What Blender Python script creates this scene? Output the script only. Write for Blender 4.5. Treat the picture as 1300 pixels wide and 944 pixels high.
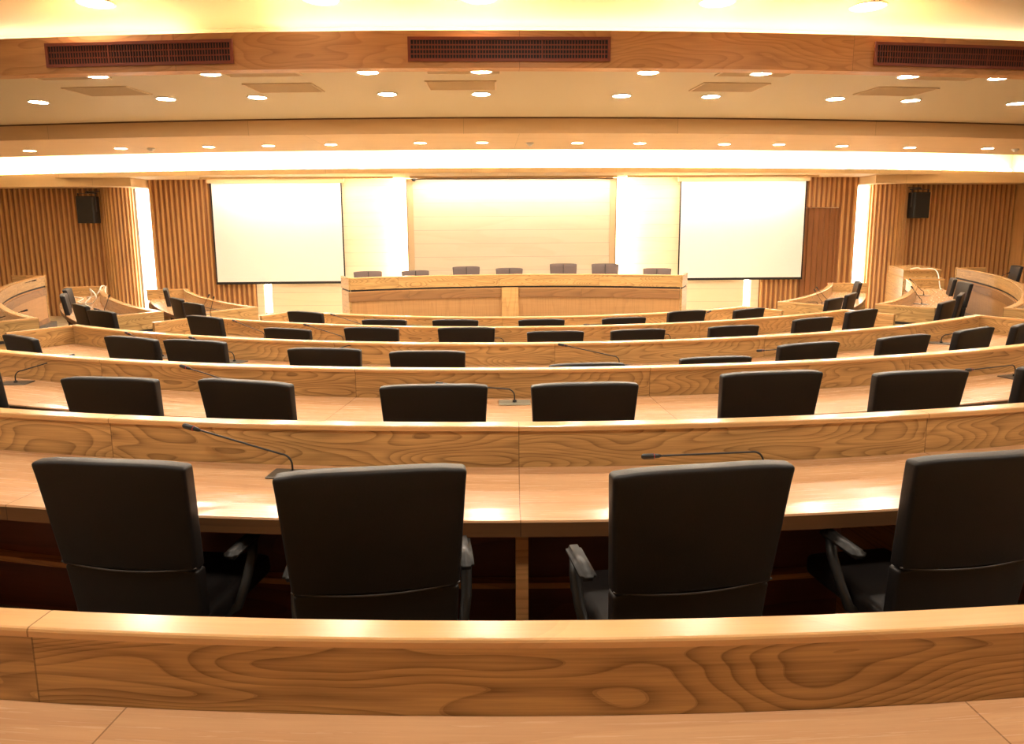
import bpy, bmesh, math, random
from math import sin, cos, pi, radians as RD, sqrt
from mathutils import Vector, Matrix
random.seed(7)
for o in list(bpy.data.objects): bpy.data.objects.remove(o, do_unlink=True)
S = bpy.context.scene
COL = S.collection

# ------------------------------------------------------------ camera, exposure, world
EYE = 2.0794
cd = bpy.data.cameras.new('camera'); cam = bpy.data.objects.new('camera', cd); COL.objects.link(cam)
fw = Vector((0.03402261, 0.98737627, -0.1546951)); rt = Vector((0.99935328, -0.03541304, -0.00624058)); up = Vector((0.01164003, 0.15438273, 0.98794255))
m = Matrix((( rt.x, up.x, -fw.x, -0.4855), (rt.y, up.y, -fw.y, 0), (rt.z, up.z, -fw.z, EYE), (0, 0, 0, 1)))
cam.matrix_world = m
cd.sensor_width = 36; cd.lens = 900/1300*36; cd.shift_y = -45/1300; cd.clip_start = .05; cd.clip_end = 100
S.camera = cam
vs = S.view_settings
vs.view_transform = 'Standard'; vs.look = 'None'; vs.gamma = 1; vs.exposure = 2.1; vs.use_curve_mapping = False
w = bpy.data.worlds.new('world'); S.world = w; w.use_nodes = True
w.node_tree.nodes['Background'].inputs[0].default_value = (1, .85, .65, 1)
w.node_tree.nodes['Background'].inputs[1].default_value = 0.05

K_COVE = 4.2      # emission strengths
K_COVE2 = 26.0
K_DOWN = 95.0
K_DOWN_FAR = 125.0
K_DOWN_NEAR = 75.0
K_SLIT = 2.2
K_WASH = 17.0

# ------------------------------------------------------------ materials
def newmat(n):
    m = bpy.data.materials.new(n); m.use_nodes = True
    return m, m.node_tree, m.node_tree.nodes['Principled BSDF']
def N(t, ty, **k):
    n = t.nodes.new(ty)
    for a, b in k.items(): setattr(n, a, b)
    return n
def math_(t, op, a, b=None, c=None):
    n = N(t, 'ShaderNodeMath', operation=op)
    for i, v in enumerate((a, b, c)):
        if v is None: continue
        if isinstance(v, (int, float)): n.inputs[i].default_value = v
        else: t.links.new(v, n.inputs[i])
    return n.outputs[0]
def noise(t, vec, scale, detail=2, rough=.5):
    n = N(t, 'ShaderNodeTexNoise'); n.inputs['Scale'].default_value = scale; n.inputs['Detail'].default_value = detail
    n.inputs['Roughness'].default_value = rough; t.links.new(vec, n.inputs['Vector']); return n.outputs['Fac']
def ramp(t, fac, stops):
    r = N(t, 'ShaderNodeValToRGB'); t.links.new(fac, r.inputs[0]); e = r.color_ramp.elements
    while len(e) < len(stops): e.new(.5)
    for i, (p, c) in enumerate(stops): e[i].position = p; e[i].color = (*c, 1)
    return r.outputs[0]
def mixc(t, fac, a, b, mode='MIX'):
    n = N(t, 'ShaderNodeMix', data_type='RGBA', blend_type=mode)
    for s, v in ((n.inputs[0], fac), (n.inputs[6], a), (n.inputs[7], b)):
        if isinstance(v, (int, float)): s.default_value = v
        elif isinstance(v, tuple): s.default_value = (*v, 1)
        else: t.links.new(v, s)
    return n.outputs[2]

def wood(name, base, dark, rough=.35, board=2.2, boardv=0.0, seam=.0025, rings=9.0, grain=.5, strx=.45, stry=3.4, coat=.0, ringamt=.75, seamdark=.35):
    """uv in metres: u along the grain, v across."""
    m, t, b = newmat(name)
    uv = N(t, 'ShaderNodeUVMap').outputs[0]
    sp = N(t, 'ShaderNodeSeparateXYZ'); t.links.new(uv, sp.inputs[0]); u, v = sp.outputs[0], sp.outputs[1]
    off = 0.0
    if board:
        ub = math_(t, 'DIVIDE', u, board); fl = math_(t, 'FLOOR', ub); off = math_(t, 'MULTIPLY', fl, 7.31)
        fr = math_(t, 'FRACT', ub); s1 = math_(t, 'LESS_THAN', fr, seam/board*1.6)
    else: s1 = None
    if boardv:
        vb = math_(t, 'DIVIDE', v, boardv); flv = math_(t, 'FLOOR', vb); offv = math_(t, 'MULTIPLY', flv, 3.77)
        frv = math_(t, 'FRACT', vb); s2 = math_(t, 'LESS_THAN', frv, seam/boardv*1.6)
    else: offv = 0.0; s2 = None
    def vec(sx, sy):
        c = N(t, 'ShaderNodeCombineXYZ')
        t.links.new(math_(t, 'ADD', math_(t, 'MULTIPLY', u, sx), off), c.inputs[0])
        t.links.new(math_(t, 'ADD', math_(t, 'MULTIPLY', v, sy), offv), c.inputs[1])
        z = math_(t, 'MULTIPLY', off, .63) if board else None
        if z is not None: t.links.new(z, c.inputs[2])
        return c.outputs[0]
    n1 = noise(t, vec(strx, stry), 1.0, 1.2, .4)
    # contour lines of a stretched field: cathedral grain
    r = math_(t, 'FRACT', math_(t, 'MULTIPLY', n1, rings*2))
    ring = math_(t, 'POWER', r, 3.0)
    edge = math_(t, 'GREATER_THAN', r, .96)
    ring = math_(t, 'MULTIPLY', math_(t, 'SUBTRACT', ring, math_(t, 'MULTIPLY', edge, .55)), ringamt)
    n2 = noise(t, vec(4, 150), 1.0, 3, .6)
    n3 = noise(t, vec(1.2, 22), 1.0, 3, .6)
    f = math_(t, 'ADD', math_(t, 'MULTIPLY', ring, .95), math_(t, 'MULTIPLY', math_(t, 'SUBTRACT', n2, .35), grain))
    f = math_(t, 'ADD', f, math_(t, 'MULTIPLY', math_(t, 'SUBTRACT', n3, .42), grain*1.3))
    c = ramp(t, f, [(0.0, base), (1.0, dark)])
    if board:   # board to board tone
        wn = N(t, 'ShaderNodeTexWhiteNoise', noise_dimensions='1D'); t.links.new(off, wn.inputs['W'])
        c = mixc(t, math_(t, 'MULTIPLY', wn.outputs[0], .22), c, tuple(x*.75 for x in base))
    for s in (s1, s2):
        if s is not None: c = mixc(t, math_(t, 'MULTIPLY', s, 1-seamdark), c, tuple(x*.35 for x in dark))
    t.links.new(c, b.inputs['Base Color'])
    rr = math_(t, 'ADD', math_(t, 'MULTIPLY', n2, .12), rough-.06); t.links.new(rr, b.inputs['Roughness'])
    b.inputs['Coat Weight'].default_value = coat; b.inputs['Coat Roughness'].default_value = .18
    return m
def plain(name, col, rough=.5, metal=0., spec=.5, bump=0, bscale=200, coat=0):
    m, t, b = newmat(name)
    tc = N(t, 'ShaderNodeTexCoord').outputs['Object']
    n = noise(t, tc, bscale*.25, 3)
    c = mixc(t, math_(t, 'MULTIPLY', n, .25), col, tuple(x*.8 for x in col))
    t.links.new(c, b.inputs['Base Color'])
    b.inputs['Roughness'].default_value = rough; b.inputs['Metallic'].default_value = metal; b.inputs['Specular IOR Level'].default_value = spec
    b.inputs['Coat Weight'].default_value = coat
    if bump:
        n2 = noise(t, tc, bscale, 4, .6); bp = N(t, 'ShaderNodeBump'); bp.inputs['Strength'].default_value = bump
        bp.inputs['Distance'].default_value = .002; t.links.new(n2, bp.inputs['Height']); t.links.new(bp.outputs[0], b.inputs['Normal'])
    return m
def emit(name, col, k):
    m, t, b = newmat(name); b.inputs['Base Color'].default_value = (*col, 1); b.inputs['Emission Color'].default_value = (*col, 1)
    b.inputs['Emission Strength'].default_value = k; return m
M = {}
M['panel'] = wood('oak_panel', (.63, .385, .145), (.20, .098, .028), .34, board=1.8, rings=12, strx=1.25, stry=5.5, grain=1.0, coat=.25)
M['cap'] = wood('oak_cap', (.72, .42, .17), (.45, .22, .075), .24, board=1.8, rings=3, stry=1.5, grain=.4, coat=.5, ringamt=.3)
M['top'] = wood('beech_top', (.72, .42, .22), (.46, .22, .095), .26, board=1.8, rings=2.5, strx=.25, stry=5, grain=.6, coat=.4, ringamt=.35)
M['edge'] = wood('walnut_edge', (.15, .066, .021), (.075, .030, .009), .5, board=1.8, rings=8)
M['lower'] = wood('veneer_lower', (.46, .245, .09), (.28, .13, .042), .45, board=0, strx=7, stry=.3, rings=5, grain=.5, ringamt=.4)
M['panelv'] = wood('oak_panel_upright', (.62, .36, .13), (.30, .15, .045), .4, board=0, strx=5, stry=.9, rings=4, grain=.6, ringamt=.5)
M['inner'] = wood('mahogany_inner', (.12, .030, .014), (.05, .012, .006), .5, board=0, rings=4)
M['rail'] = wood('rail_wood_shade', (.30, .145, .050), (.15, .065, .02), .45, board=1.8, rings=8)  # upper rails and plinths; shade under the band is put into the rail tone
M['post'] = wood('oak_post', (.50, .25, .09), (.25, .11, .035), .4, board=0, strx=.5, stry=5)
M['beam'] = wood('beam_oak', (.66, .36, .135), (.40, .18, .055), .45, board=3.35, rings=8, strx=.8, stry=3.6, coat=0, ringamt=.6, grain=.7)
M['grille'] = plain('grille_mahogany', (.22, .052, .022), .45)
M['cream'] = wood('cream_board', (.90, .76, .55), (.78, .60, .38), .5, board=0, boardv=.315, rings=2, strx=.3, stry=2, grain=.25, seam=.004, ringamt=.3, seamdark=.45)
M['slat'] = wood('slat_oak', (.68, .385, .15), (.46, .235, .08), .45, board=0, rings=2, strx=.5, stry=3, ringamt=.3)
M['groove'] = wood('groove_shade_wood', (.36, .155, .06), (.24, .095, .035), .6, board=0, rings=2, ringamt=.3)  # backing stained darker than slats; groove shade partly put into its colour
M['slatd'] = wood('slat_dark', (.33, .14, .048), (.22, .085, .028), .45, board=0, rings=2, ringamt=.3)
M['ceil'] = plain('ceiling_paint', (.61, .525, .345), .6)
M['ceilA'] = plain('ceiling_warm', (.68, .54, .35), .6)
M['fascia'] = wood('pale_maple', (.80, .58, .33), (.66, .44, .22), .7, board=3.1, rings=2, strx=.3, stry=2, grain=.25, ringamt=.25)
M['recess'] = plain('cove_white', (.86, .76, .58), .7)
M['black'] = plain('black_gap', (.012, .010, .009), .6)
M['dark'] = plain('shadow_brown', (.06, .028, .014), .6)
M['leather'] = plain('black_leather', (.010, .0078, .0072), .46, spec=.36, bump=.25, bscale=260)
M['seamm'] = plain('leather_piping', (.045, .036, .030), .4)
M['plastic'] = plain('black_plastic', (.012, .011, .010), .45, coat=.1)
M['leather2'] = plain('lit_leather', (.115, .075, .062), .5, bump=.2)  # podium chair leather, lightened in colour to look lit
M['metal'] = plain('gunmetal', (.12, .11, .10), .35, metal=.7)
M['plate'] = plain('plate_grey', (.14, .125, .10), .35, metal=.4)
M['platep'] = plain('plate_pale', (.45, .44, .34), .35, metal=.4)
M['red'] = plain('red_ring', (.35, .02, .02), .4)
M['white'] = plain('white_plastic', (.75, .72, .66), .4)
M['screen'] = plain('screen_white', (.93, .92, .90), .8)
M['wallpaint'] = plain('wall_paint', (.62, .45, .27), .6)
M['cableb'] = plain('black_cable', (.02, .02, .02), .5)
M['cablew'] = plain('white_cable', (.75, .70, .60), .4)
def carpet():
    m, t, b = newmat('carpet'); tc = N(t, 'ShaderNodeTexCoord').outputs['Object']
    c = ramp(t, noise(t, tc, 240, 4, .7), [(.3, (.07, .058, .050)), (.7, (.16, .135, .115))]); t.links.new(c, b.inputs['Base Color']); b.inputs['Roughness'].default_value = .95
    return m
M['carpet'] = carpet()
def tile():
    m, t, b = newmat('floor_tile'); tc = N(t, 'ShaderNodeTexCoord').outputs['Object']
    br = N(t, 'ShaderNodeTexBrick'); t.links.new(tc, br.inputs['Vector']); br.offset = 0; br.inputs['Scale'].default_value = 1
    br.inputs['Brick Width'].default_value = .5; br.inputs['Row Height'].default_value = .5; br.inputs['Mortar Size'].default_value = .006
    br.inputs['Color1'].default_value = (.62, .53, .38, 1); br.inputs['Color2'].default_value = (.56, .47, .33, 1); br.inputs['Mortar'].default_value = (.32, .25, .17, 1)
    t.links.new(br.outputs[0], b.inputs['Base Color']); b.inputs['Roughness'].default_value = .25
    return m
M['tile'] = tile()
WARM = (1, .80, .52)
M['e_cove'] = emit('cove_lamp', (1, .85, .62), K_COVE)
M['e_cove2'] = emit('far_cove_lamp', (1, .86, .64), K_COVE2)
M['e_down'] = emit('downlight_lens', (1, .88, .72), K_DOWN)
M['e_downf'] = emit('far_downlight_lens', (1, .88, .72), K_DOWN_FAR)
M['e_downn'] = emit('near_downlight_lens', (1, .88, .72), K_DOWN_NEAR)
M['e_slit'] = emit('slit_lamp', (1, .90, .72), K_SLIT)
M['e_wash'] = emit('wash_fill', (1, .94, .84), K_WASH)

# ------------------------------------------------------------ mesh builder
class MB:
    def __init__(s): s.v = []; s.f = []; s.uv = []; s.mi = []; s.sm = []
    def poly(s, pts, uvs=None, mi=0, smooth=False):
        n = len(s.v); s.v += [tuple(p) for p in pts]; s.f.append(tuple(range(n, n+len(pts))))
        if uvs is None: uvs = [(0, 0)]*len(pts)
        s.uv += list(uvs); s.mi.append(mi); s.sm.append(smooth)
    def box(s, x0, x1, y0, y1, z0, z1, mi=0, mat=None, axis=None):
        c = [Vector((x, y, z)) for x in (x0, x1) for y in (y0, y1) for z in (z0, z1)]
        dims = (x1-x0, y1-y0, z1-z0); lon = axis if axis is not None else max(range(3), key=lambda i: dims[i])
        for f in ((0, 1, 3, 2), (4, 6, 7, 5), (0, 4, 5, 1), (2, 3, 7, 6), (0, 2, 6, 4), (1, 5, 7, 3)):
            P = [c[i] for i in f]; n = (P[1]-P[0]).cross(P[2]-P[0]); nn = max(range(3), key=lambda i: abs(n[i]))
            if lon != nn: a = lon; b = 3-lon-nn
            else: a, b = [i for i in range(3) if i != nn]
            uvs = [(p[a], p[b]+p[nn]*.7) for p in P]
            s.poly([mat @ p for p in P] if mat else P, uvs, mi)
    def build(s, name, mats, parent=None, smooth=None, merge=False, bevel=0):
        me = bpy.data.meshes.new(name); me.from_pydata(s.v, [], s.f)
        ul = me.uv_layers.new(name='UVMap'); ul.data.foreach_set('uv', [x for q in s.uv for x in q])
        for m_ in (mats if isinstance(mats, (list, tuple)) else [mats]): me.materials.append(m_)
        me.polygons.foreach_set('material_index', s.mi)
        me.polygons.foreach_set('use_smooth', [bool(smooth) if smooth is not None else q for q in s.sm])
        bm = bmesh.new(); bm.from_mesh(me)
        bmesh.ops.remove_doubles(bm, verts=bm.verts, dist=1e-5)
        bmesh.ops.recalc_face_normals(bm, faces=bm.faces)
        if bevel:
            es = [e for e in bm.edges if len(e.link_faces) == 2 and e.calc_face_angle(0) > .8]
            bmesh.ops.bevel(bm, geom=es, offset=bevel, segments=2, affect='EDGES', profile=.5, clamp_overlap=True)
        bm.to_mesh(me); bm.free(); me.update()
        o = bpy.data.objects.new(name, me); COL.objects.link(o)
        if parent: o.parent = parent
        return o
def arc_pt(c, r, th): # c=(cx,yc,s)
    return (c[0]+r*sin(th), c[1]+c[2]*r*cos(th))
U0 = [50.4]
def sweep(mb, prof, c, Rf, t0, t1, n, mi=0, smooth_prof=False, ends=True):
    """closed profile [(dr,z)...] swept along the curve of radius Rf(theta) about c."""
    s = 0; last = None; ss = []; ths = [t0+(t1-t0)*i/n for i in range(n+1)]
    for th in ths:
        p = arc_pt(c, Rf(th), th)
        if last: s += math.dist(p, last)
        ss.append(s); last = p
    s0 = ss[-1]/2
    rings = []
    for th in ths:
        R = Rf(th); rings.append([(*arc_pt(c, R+dr, th), z) for dr, z in prof])
    per = [0]; 
    for i in range(len(prof)):
        a, b = prof[i], prof[(i+1) % len(prof)]; per.append(per[-1]+math.dist(a, b))
    for k in range(n):
        for i in range(len(prof)):
            j = (i+1) % len(prof)
            mb.poly([rings[k][i], rings[k+1][i], rings[k+1][j], rings[k][j]],
                    [(ss[k]-s0+U0[0], per[i]), (ss[k+1]-s0+U0[0], per[i]), (ss[k+1]-s0+U0[0], per[i+1]), (ss[k]-s0+U0[0], per[i+1])], mi)
    if ends:
        for k in (0, n): mb.poly(rings[k], [(d+50.3, z) for d, z in prof], mi)
def rect(a, b, z0, z1): return [(a, z0), (b, z0), (b, z1), (a, z1)]
def rrect(a, b, z0, z1, r=.008):
    return [(a, z0), (b, z0), (b, z1-r), (b-r*.3, z1-r*.3), (b-r, z1), (a+r, z1), (a+r*.3, z1-r*.3), (a, z1-r)]
def radial(mb, c, Rf, th, a, b, z0, z1, w, side=0, mi=0):
    """radial board at angle th from dr a to b; side shifts it tangentially"""
    R = Rf(th); p = Vector((*arc_pt(c, R+a, th), 0)); q = Vector((*arc_pt(c, R+b, th), 0)); d = (q-p).normalized(); t = Vector((-d.y, d.x, 0))
    o = p+t*side
    mat = Matrix(((d.x, t.x, 0, o.x), (d.y, t.y, 0, o.y), (0, 0, 1, 0), (0, 0, 0, 1)))
    mb.box(0, (q-p).length, -w/2, w/2, z0, z1, mi, mat, axis=0)
def tube(mb, pts, r, n=8, mi=0, radii=None):
    pts = [Vector(p) for p in pts]; rings = []
    up0 = None
    for i, p in enumerate(pts):
        d = (pts[min(i+1, len(pts)-1)]-pts[max(i-1, 0)]).normalized()
        ref = Vector((0, 0, 1)) if abs(d.z) < .9 else Vector((1, 0, 0))
        if up0 is not None: ref = up0
        a = d.cross(ref).normalized(); b = a.cross(d).normalized(); up0 = b
        rr = radii[i] if radii else r
        rings.append([p+a*rr*cos(2*pi*k/n)+b*rr*sin(2*pi*k/n) for k in range(n)])
    for i in range(len(pts)-1):
        for k in range(n):
            mb.poly([rings[i][k], rings[i][(k+1) % n], rings[i+1][(k+1) % n], rings[i+1][k]], None, mi, True)
    mb.poly(rings[0][::-1], None, mi); mb.poly(rings[-1], None, mi)
def lathe(mb, prof, n=20, mi=0, at=(0, 0, 0), smooth=True):
    ax = Vector(at); R = [[ax+Vector((r*cos(2*pi*k/n), r*sin(2*pi*k/n), z)) for k in range(n)] for r, z in prof]
    for i in range(len(prof)-1):
        for k in range(n): mb.poly([R[i][k], R[i][(k+1) % n], R[i+1][(k+1) % n], R[i+1][k]], None, mi, smooth)
    if prof[0][0] > 1e-4: mb.poly(R[0][::-1], None, mi)
    if prof[-1][0] > 1e-4: mb.poly(R[-1], None, mi)
def thing(name, label, cat, loc=(0, 0, 0), rz=0, group=None):
    o = bpy.data.objects.new(name, None); COL.objects.link(o); o.location = loc; o.rotation_euler = (0, 0, rz); o.empty_display_size = .1
    tag(o, label, cat, group); return o
def tag(o, label, cat, group=None):
    o['label'] = label; o['category'] = cat
    if group: o['group'] = group
    return o
def struct(o): o['kind'] = 'structure'; return o
def copy_tree(o, parent=None):
    c = o.copy(); COL.objects.link(c)
    if parent: c.parent = parent; c.matrix_parent_inverse = o.matrix_parent_inverse.copy()
    for ch in list(o.children): copy_tree(ch, c)
    return c

# ------------------------------------------------------------ ring geometry
# row: (yc, R, cap z, half angle, th range)
ROW = {0: (12.41, 11.0, 1.239), 1: (13.06, 10.13, 1.252), 2: (13.583, 9.30, 1.216), 3: (13.683, 8.0, 1.142), 4: (14.264, 6.95, 1.042), 5: (14.62, 5.785, .95)}
def FL(i): return ROW[i][2]-.95
def ringR(i):
    R = ROW[i][1]; k = {5: .0005, 4: .00055, 3: .0007}.get(i, .0004)
    return lambda th: R+k*max(0, abs(math.degrees(th))-50)**2
CTR = {i: (0, ROW[i][0], -1) for i in ROW}

# ------------------------------------------------------------ shell
WY = 17.3; XW = 12.62; YB = -3.0
# floor
mb = MB(); mb.box(-XW, XW, YB, WY+.1, -.1, 0); struct(mb.build('floor', M['tile']))
# terraces: each tier is the annulus between two rows' fronts
for i in (4, 3, 2, 1):
    mb = MB(); fz = FL(i) if i != 1 else .295
    lim = RD(97 if i == 3 else 88 if i == 4 else 62)
    n = 64
    ci, co = CTR[i], CTR.get(i-1)
    Ri = ringR(i)
    def outer(th):
        p = arc_pt(ci, 1, th)
        if i == 1: return None
        Rj = ringR(i-1)
        # march radially until front of next row
        r = Ri(th)
        while r < Ri(th)+3:
            q = arc_pt(ci, r, th); t2 = math.atan2(q[0], co[1]-q[1])
            if math.hypot(q[0], co[1]-q[1]) > Rj(t2)-.10: break
            r += .01
        return r
    for k in range(n):
        a, b = -lim+2*lim*k/n, -lim+2*lim*(k+1)/n
        ra, rb = Ri(a)-.10, Ri(b)-.10
        if i == 1: oa, ob = 16.3, 16.3
        else: oa, ob = outer(a), outer(b)
        if i == 3: oa, ob = (oa if abs(a) < RD(60) else ra+1.75), (ob if abs(b) < RD(60) else rb+1.75)
        if i == 4: oa, ob = min(oa, ra+1.6), min(ob, rb+1.6)
        P = [arc_pt(ci, ra, a), arc_pt(ci, rb, b), arc_pt(ci, ob, b), arc_pt(ci, oa, a)]
        P = [(max(-XW, min(XW, x)), max(YB, y)) for x, y in P]
        T = [(x, y, fz) for x, y in P]; B = [(x, y, 0.0) for x, y in P]
        uv = [(x, y) for x, y in P]
        mb.poly(T, uv)
        mb.poly([B[0], B[1], T[1], T[0]], uv)
        mb.poly([B[3], B[2], T[2], T[3]], uv)
        if k == 0: mb.poly([B[0], B[3], T[3], T[0]], uv)
        if k == n-1: mb.poly([B[1], B[2], T[2], T[1]], uv)
    struct(mb.build('floor', M['carpet']))
# stage
mb = MB(); mb.box(-3.3, 3.4, 12.0, WY-.03, 0.001, .26); struct(mb.build('floor', M['carpet']))

# walls (front wall = far wall with the screens)
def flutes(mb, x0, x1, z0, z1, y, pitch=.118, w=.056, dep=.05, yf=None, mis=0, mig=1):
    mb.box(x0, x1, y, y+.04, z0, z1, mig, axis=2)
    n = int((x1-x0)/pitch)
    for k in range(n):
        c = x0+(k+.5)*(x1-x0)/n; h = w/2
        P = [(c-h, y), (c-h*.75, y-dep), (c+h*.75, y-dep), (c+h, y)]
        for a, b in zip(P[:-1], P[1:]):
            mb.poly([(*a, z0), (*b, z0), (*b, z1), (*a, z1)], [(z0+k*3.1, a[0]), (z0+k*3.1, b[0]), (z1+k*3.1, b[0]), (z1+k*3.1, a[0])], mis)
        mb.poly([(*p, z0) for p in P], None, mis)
ZT = 3.19
mb = MB(); mb.box(-XW, XW, WY+.36, WY+.46, -.1, 4.4)
struct(mb.build('wall_front', M['wallpaint']))
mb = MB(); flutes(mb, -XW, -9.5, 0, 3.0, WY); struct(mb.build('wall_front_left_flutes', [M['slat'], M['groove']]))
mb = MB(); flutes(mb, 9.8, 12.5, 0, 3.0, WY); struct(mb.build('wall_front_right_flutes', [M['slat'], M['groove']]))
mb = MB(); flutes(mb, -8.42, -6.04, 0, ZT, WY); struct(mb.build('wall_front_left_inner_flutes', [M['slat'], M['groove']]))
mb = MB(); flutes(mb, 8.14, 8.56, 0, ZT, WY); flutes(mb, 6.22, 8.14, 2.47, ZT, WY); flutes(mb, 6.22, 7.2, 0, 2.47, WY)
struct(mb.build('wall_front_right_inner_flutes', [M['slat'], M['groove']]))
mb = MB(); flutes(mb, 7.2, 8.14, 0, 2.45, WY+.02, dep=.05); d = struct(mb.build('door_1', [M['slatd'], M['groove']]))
# side and back walls
mb = MB(); mb.box(-XW-.1, -XW, YB, WY+.4, -.1, 4.4); struct(mb.build('wall_left', M['wallpaint']))
mb = MB(); mb.box(XW, XW+.1, YB, WY+.4, -.1, 4.4); struct(mb.build('wall_right', M['wallpaint']))
mb = MB()
mb.box(12.50, 12.62, 16.9, WY+.02, 0, 3.0, 0, axis=2)
for k in range(20):
    y = 16.85-k*.118; mb.box(12.54, 12.62, y-.03, y+.03, 0, 3.0, 0, axis=2)
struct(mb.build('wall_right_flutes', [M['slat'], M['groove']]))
mb = MB(); mb.box(-XW, XW, YB-.1, YB, -.1, 4.4); struct(mb.build('wall_back', M['wallpaint']))
# fluted half-round columns
for nm, xa, xb in (('left', -9.48, -8.76), ('right', 8.84, 9.78)):
    mb = MB(); cx = (xa+xb)/2; hw = (xb-xa)/2; n = 14; cy = WY-.05
    def cp(a, r): return (cx+hw*r*sin(a), cy-.42*r*cos(a)+.05)
    for k in range(n):
        a0 = -pi/2+pi*k/n; a1 = -pi/2+pi*(k+1)/n; am = a0+(a1-a0)*.5
        P = [cp(a0, .90), cp(a0+.02, 1), cp(am, 1), cp(am+.02, .90), cp(a1, .90)]
        for j, (p, q) in enumerate(zip(P[:-1], P[1:])):
            mb.poly([(*p, 0), (*q, 0), (*q, 3.0), (*p, 3.0)], [(k*2.3, j*.03), (k*2.3, j*.03+.03), (k*2.3+3, j*.03+.03), (k*2.3+3, j*.03)], 1 if j == 3 else 0)
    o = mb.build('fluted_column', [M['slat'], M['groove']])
    tag(o, 'rounded timber-fluted column beside the lit slit on the %s of the far wall' % nm, 'column', 'fluted columns')
# header over the outer flutes
for a, b in ((-XW, -8.46), (8.58, XW)):
    mb = MB(); mb.box(a, b, 16.55, WY+.3, 3.0, ZT+.05); struct(mb.build('trim_1' if a < 0 else 'trim_2', M['fascia']))
# cream boarded wall
for k, (a, b) in enumerate(((-6.04, -5.87), (-5.68, -2.2), (2.45, 5.84), (6.02, 6.22))):
    mb = MB(); mb.box(a, b, WY-.02, WY+.04, 0, ZT, axis=0); struct(mb.build('wall_front_boards', M['cream']))
# floating centre panel
t = thing('timber_backdrop', 'wide cream boarded backdrop panel standing proud of wall behind the podium', 'wall panel', (0, 0, 0))
mb = MB(); mb.box(-2.2, 2.44, 16.98, 17.04, .27, 3.15, axis=0); mb.build('board_face', M['cream'], t)
for a in (-2.34, 2.44):
    mb = MB(); mb.box(a, a+.14, 16.96, 17.06, .27, 3.15, axis=2); mb.build('side_stile', M['fascia'], t)
mb = MB(); mb.box(-2.25, 2.49, 17.06, 17.28, .27, 3.10); mb.build('backing_frame', M['cream'], t)
mb = MB(); mb.box(-2.355, -2.34, 16.94, 17.07, .27, 3.16); mb.box(2.58, 2.595, 16.94, 17.07, .27, 3.16); mb.box(-2.355, 2.595, 16.94, 17.07, 3.15, 3.165); mb.build('edge_trim', M['edge'], t)
# lit slits
def light_strip(x0, x1, y0, z0, z1, lab, k='e_slit'):
    t = thing('light_strip', lab, 'light', ((x0+x1)/2, y0, z0), 0, 'vertical wall lights'); w_ = (x1-x0)/2
    mb = MB(); mb.box(-w_+.02, w_-.02, -.15 if w_ > .1 else 0, .02, 0, z1-z0); mb.build('diffuser', M[k], t)
    mb = MB(); mb.box(-w_, w_, .02, .05, 0, z1-z0); mb.build('housing', M['white'], t)
    return t
light_strip(-8.72, -8.46, WY+.10, 0.02, 2.98, 'tall glowing vertical wall slit beside the left fluted column')
light_strip(8.60, 8.82, WY+.10, 0.02, 2.98, 'tall glowing vertical wall slit beside the right fluted column')
light_strip(-5.86, -5.69, WY+.02, 0.02, 3.1, 'narrow glowing vertical slit below the left projection screen')
light_strip(5.85, 6.01, WY+.02, 0.02, 3.1, 'narrow glowing vertical slit below the right projection screen')
light_strip(-9.545, -9.50, WY+.06, 0.02, 2.98, 'thin glowing line between left speaker and fluted column', 'e_slit')
light_strip(9.785, 9.805, WY+.06, 0.02, 2.98, 'thin glowing line between right speaker and fluted column', 'e_slit')
def edge_lamp(x, lab, face):
    t = thing('edge_light', lab, 'light', (x, 17.17, .28), 0, 'lights behind the backdrop')
    mb = MB(); mb.box(-.02, .02, -.05, .05, 0, 2.8); mb.build('diffuser', M['e_cove2'], t)
    mb = MB(); mb.box(-.03 if face > 0 else .02, -.02 if face > 0 else .03, -.05, .05, 0, 2.8); mb.build('housing', M['white'], t)
edge_lamp(-2.28, 'hidden strip lamp glowing behind left edge of cream backdrop', -1)
edge_lamp(2.52, 'hidden strip lamp glowing behind right edge of cream backdrop', 1)

# ------------------------------------------------------------ ceilings
def gentle(yc0, R): # arc with its nearest point at y=yc0, x = 0
    return (0, yc0+R, -1), (lambda th: R)
TH = lambda R: math.asin(min(.99, 13.3/R))
def arcband(name, prof, y0, R, mat, n=40, xw=XW):
    c, Rf = gentle(y0, R); mb = MB(); a = math.asin(xw/R)
    sweep(mb, [(-dr, z) for dr, z in prof], c, Rf, -a, a, n)     # prof dr = depth away from camera
    return mb.build(name, mat)
def arcslab(name, y0, R0, y1, R1, z0, z1, mat, n=40):
    mb = MB()
    f0 = (lambda x: y0+R0-sqrt(R0*R0-x*x)) if R0 else (lambda x: y0)
    f1 = (lambda x: y1+R1-sqrt(R1*R1-x*x)) if R1 else (lambda x: y1)
    for k in range(n):
        a, b = -XW+2*XW*k/n, -XW+2*XW*(k+1)/n
        P = [(a, f0(a)), (b, f0(b)), (b, f1(b)), (a, f1(a))]
        for z in (z0, z1): mb.poly([(x, y, z) for x, y in P], P)
        mb.poly([(*P[0], z0), (*P[1], z0), (*P[1], z1), (*P[0], z1)]); mb.poly([(*P[3], z0), (*P[2], z0), (*P[2], z1), (*P[3], z1)])
        if k == 0: mb.poly([(*P[0], z0), (*P[3], z0), (*P[3], z1), (*P[0], z1)])
        if k == n-1: mb.poly([(*P[1], z0), (*P[2], z0), (*P[2], z1), (*P[1], z1)])
    return mb.build(name, mat)
RB_ = 37.0; RC_ = 39.5; RCF = 40.2; RF_ = 45.0
struct(arcslab('ceiling', YB, 0, 8.25, RB_, 4.25, 4.3, M['ceilA']))
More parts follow.
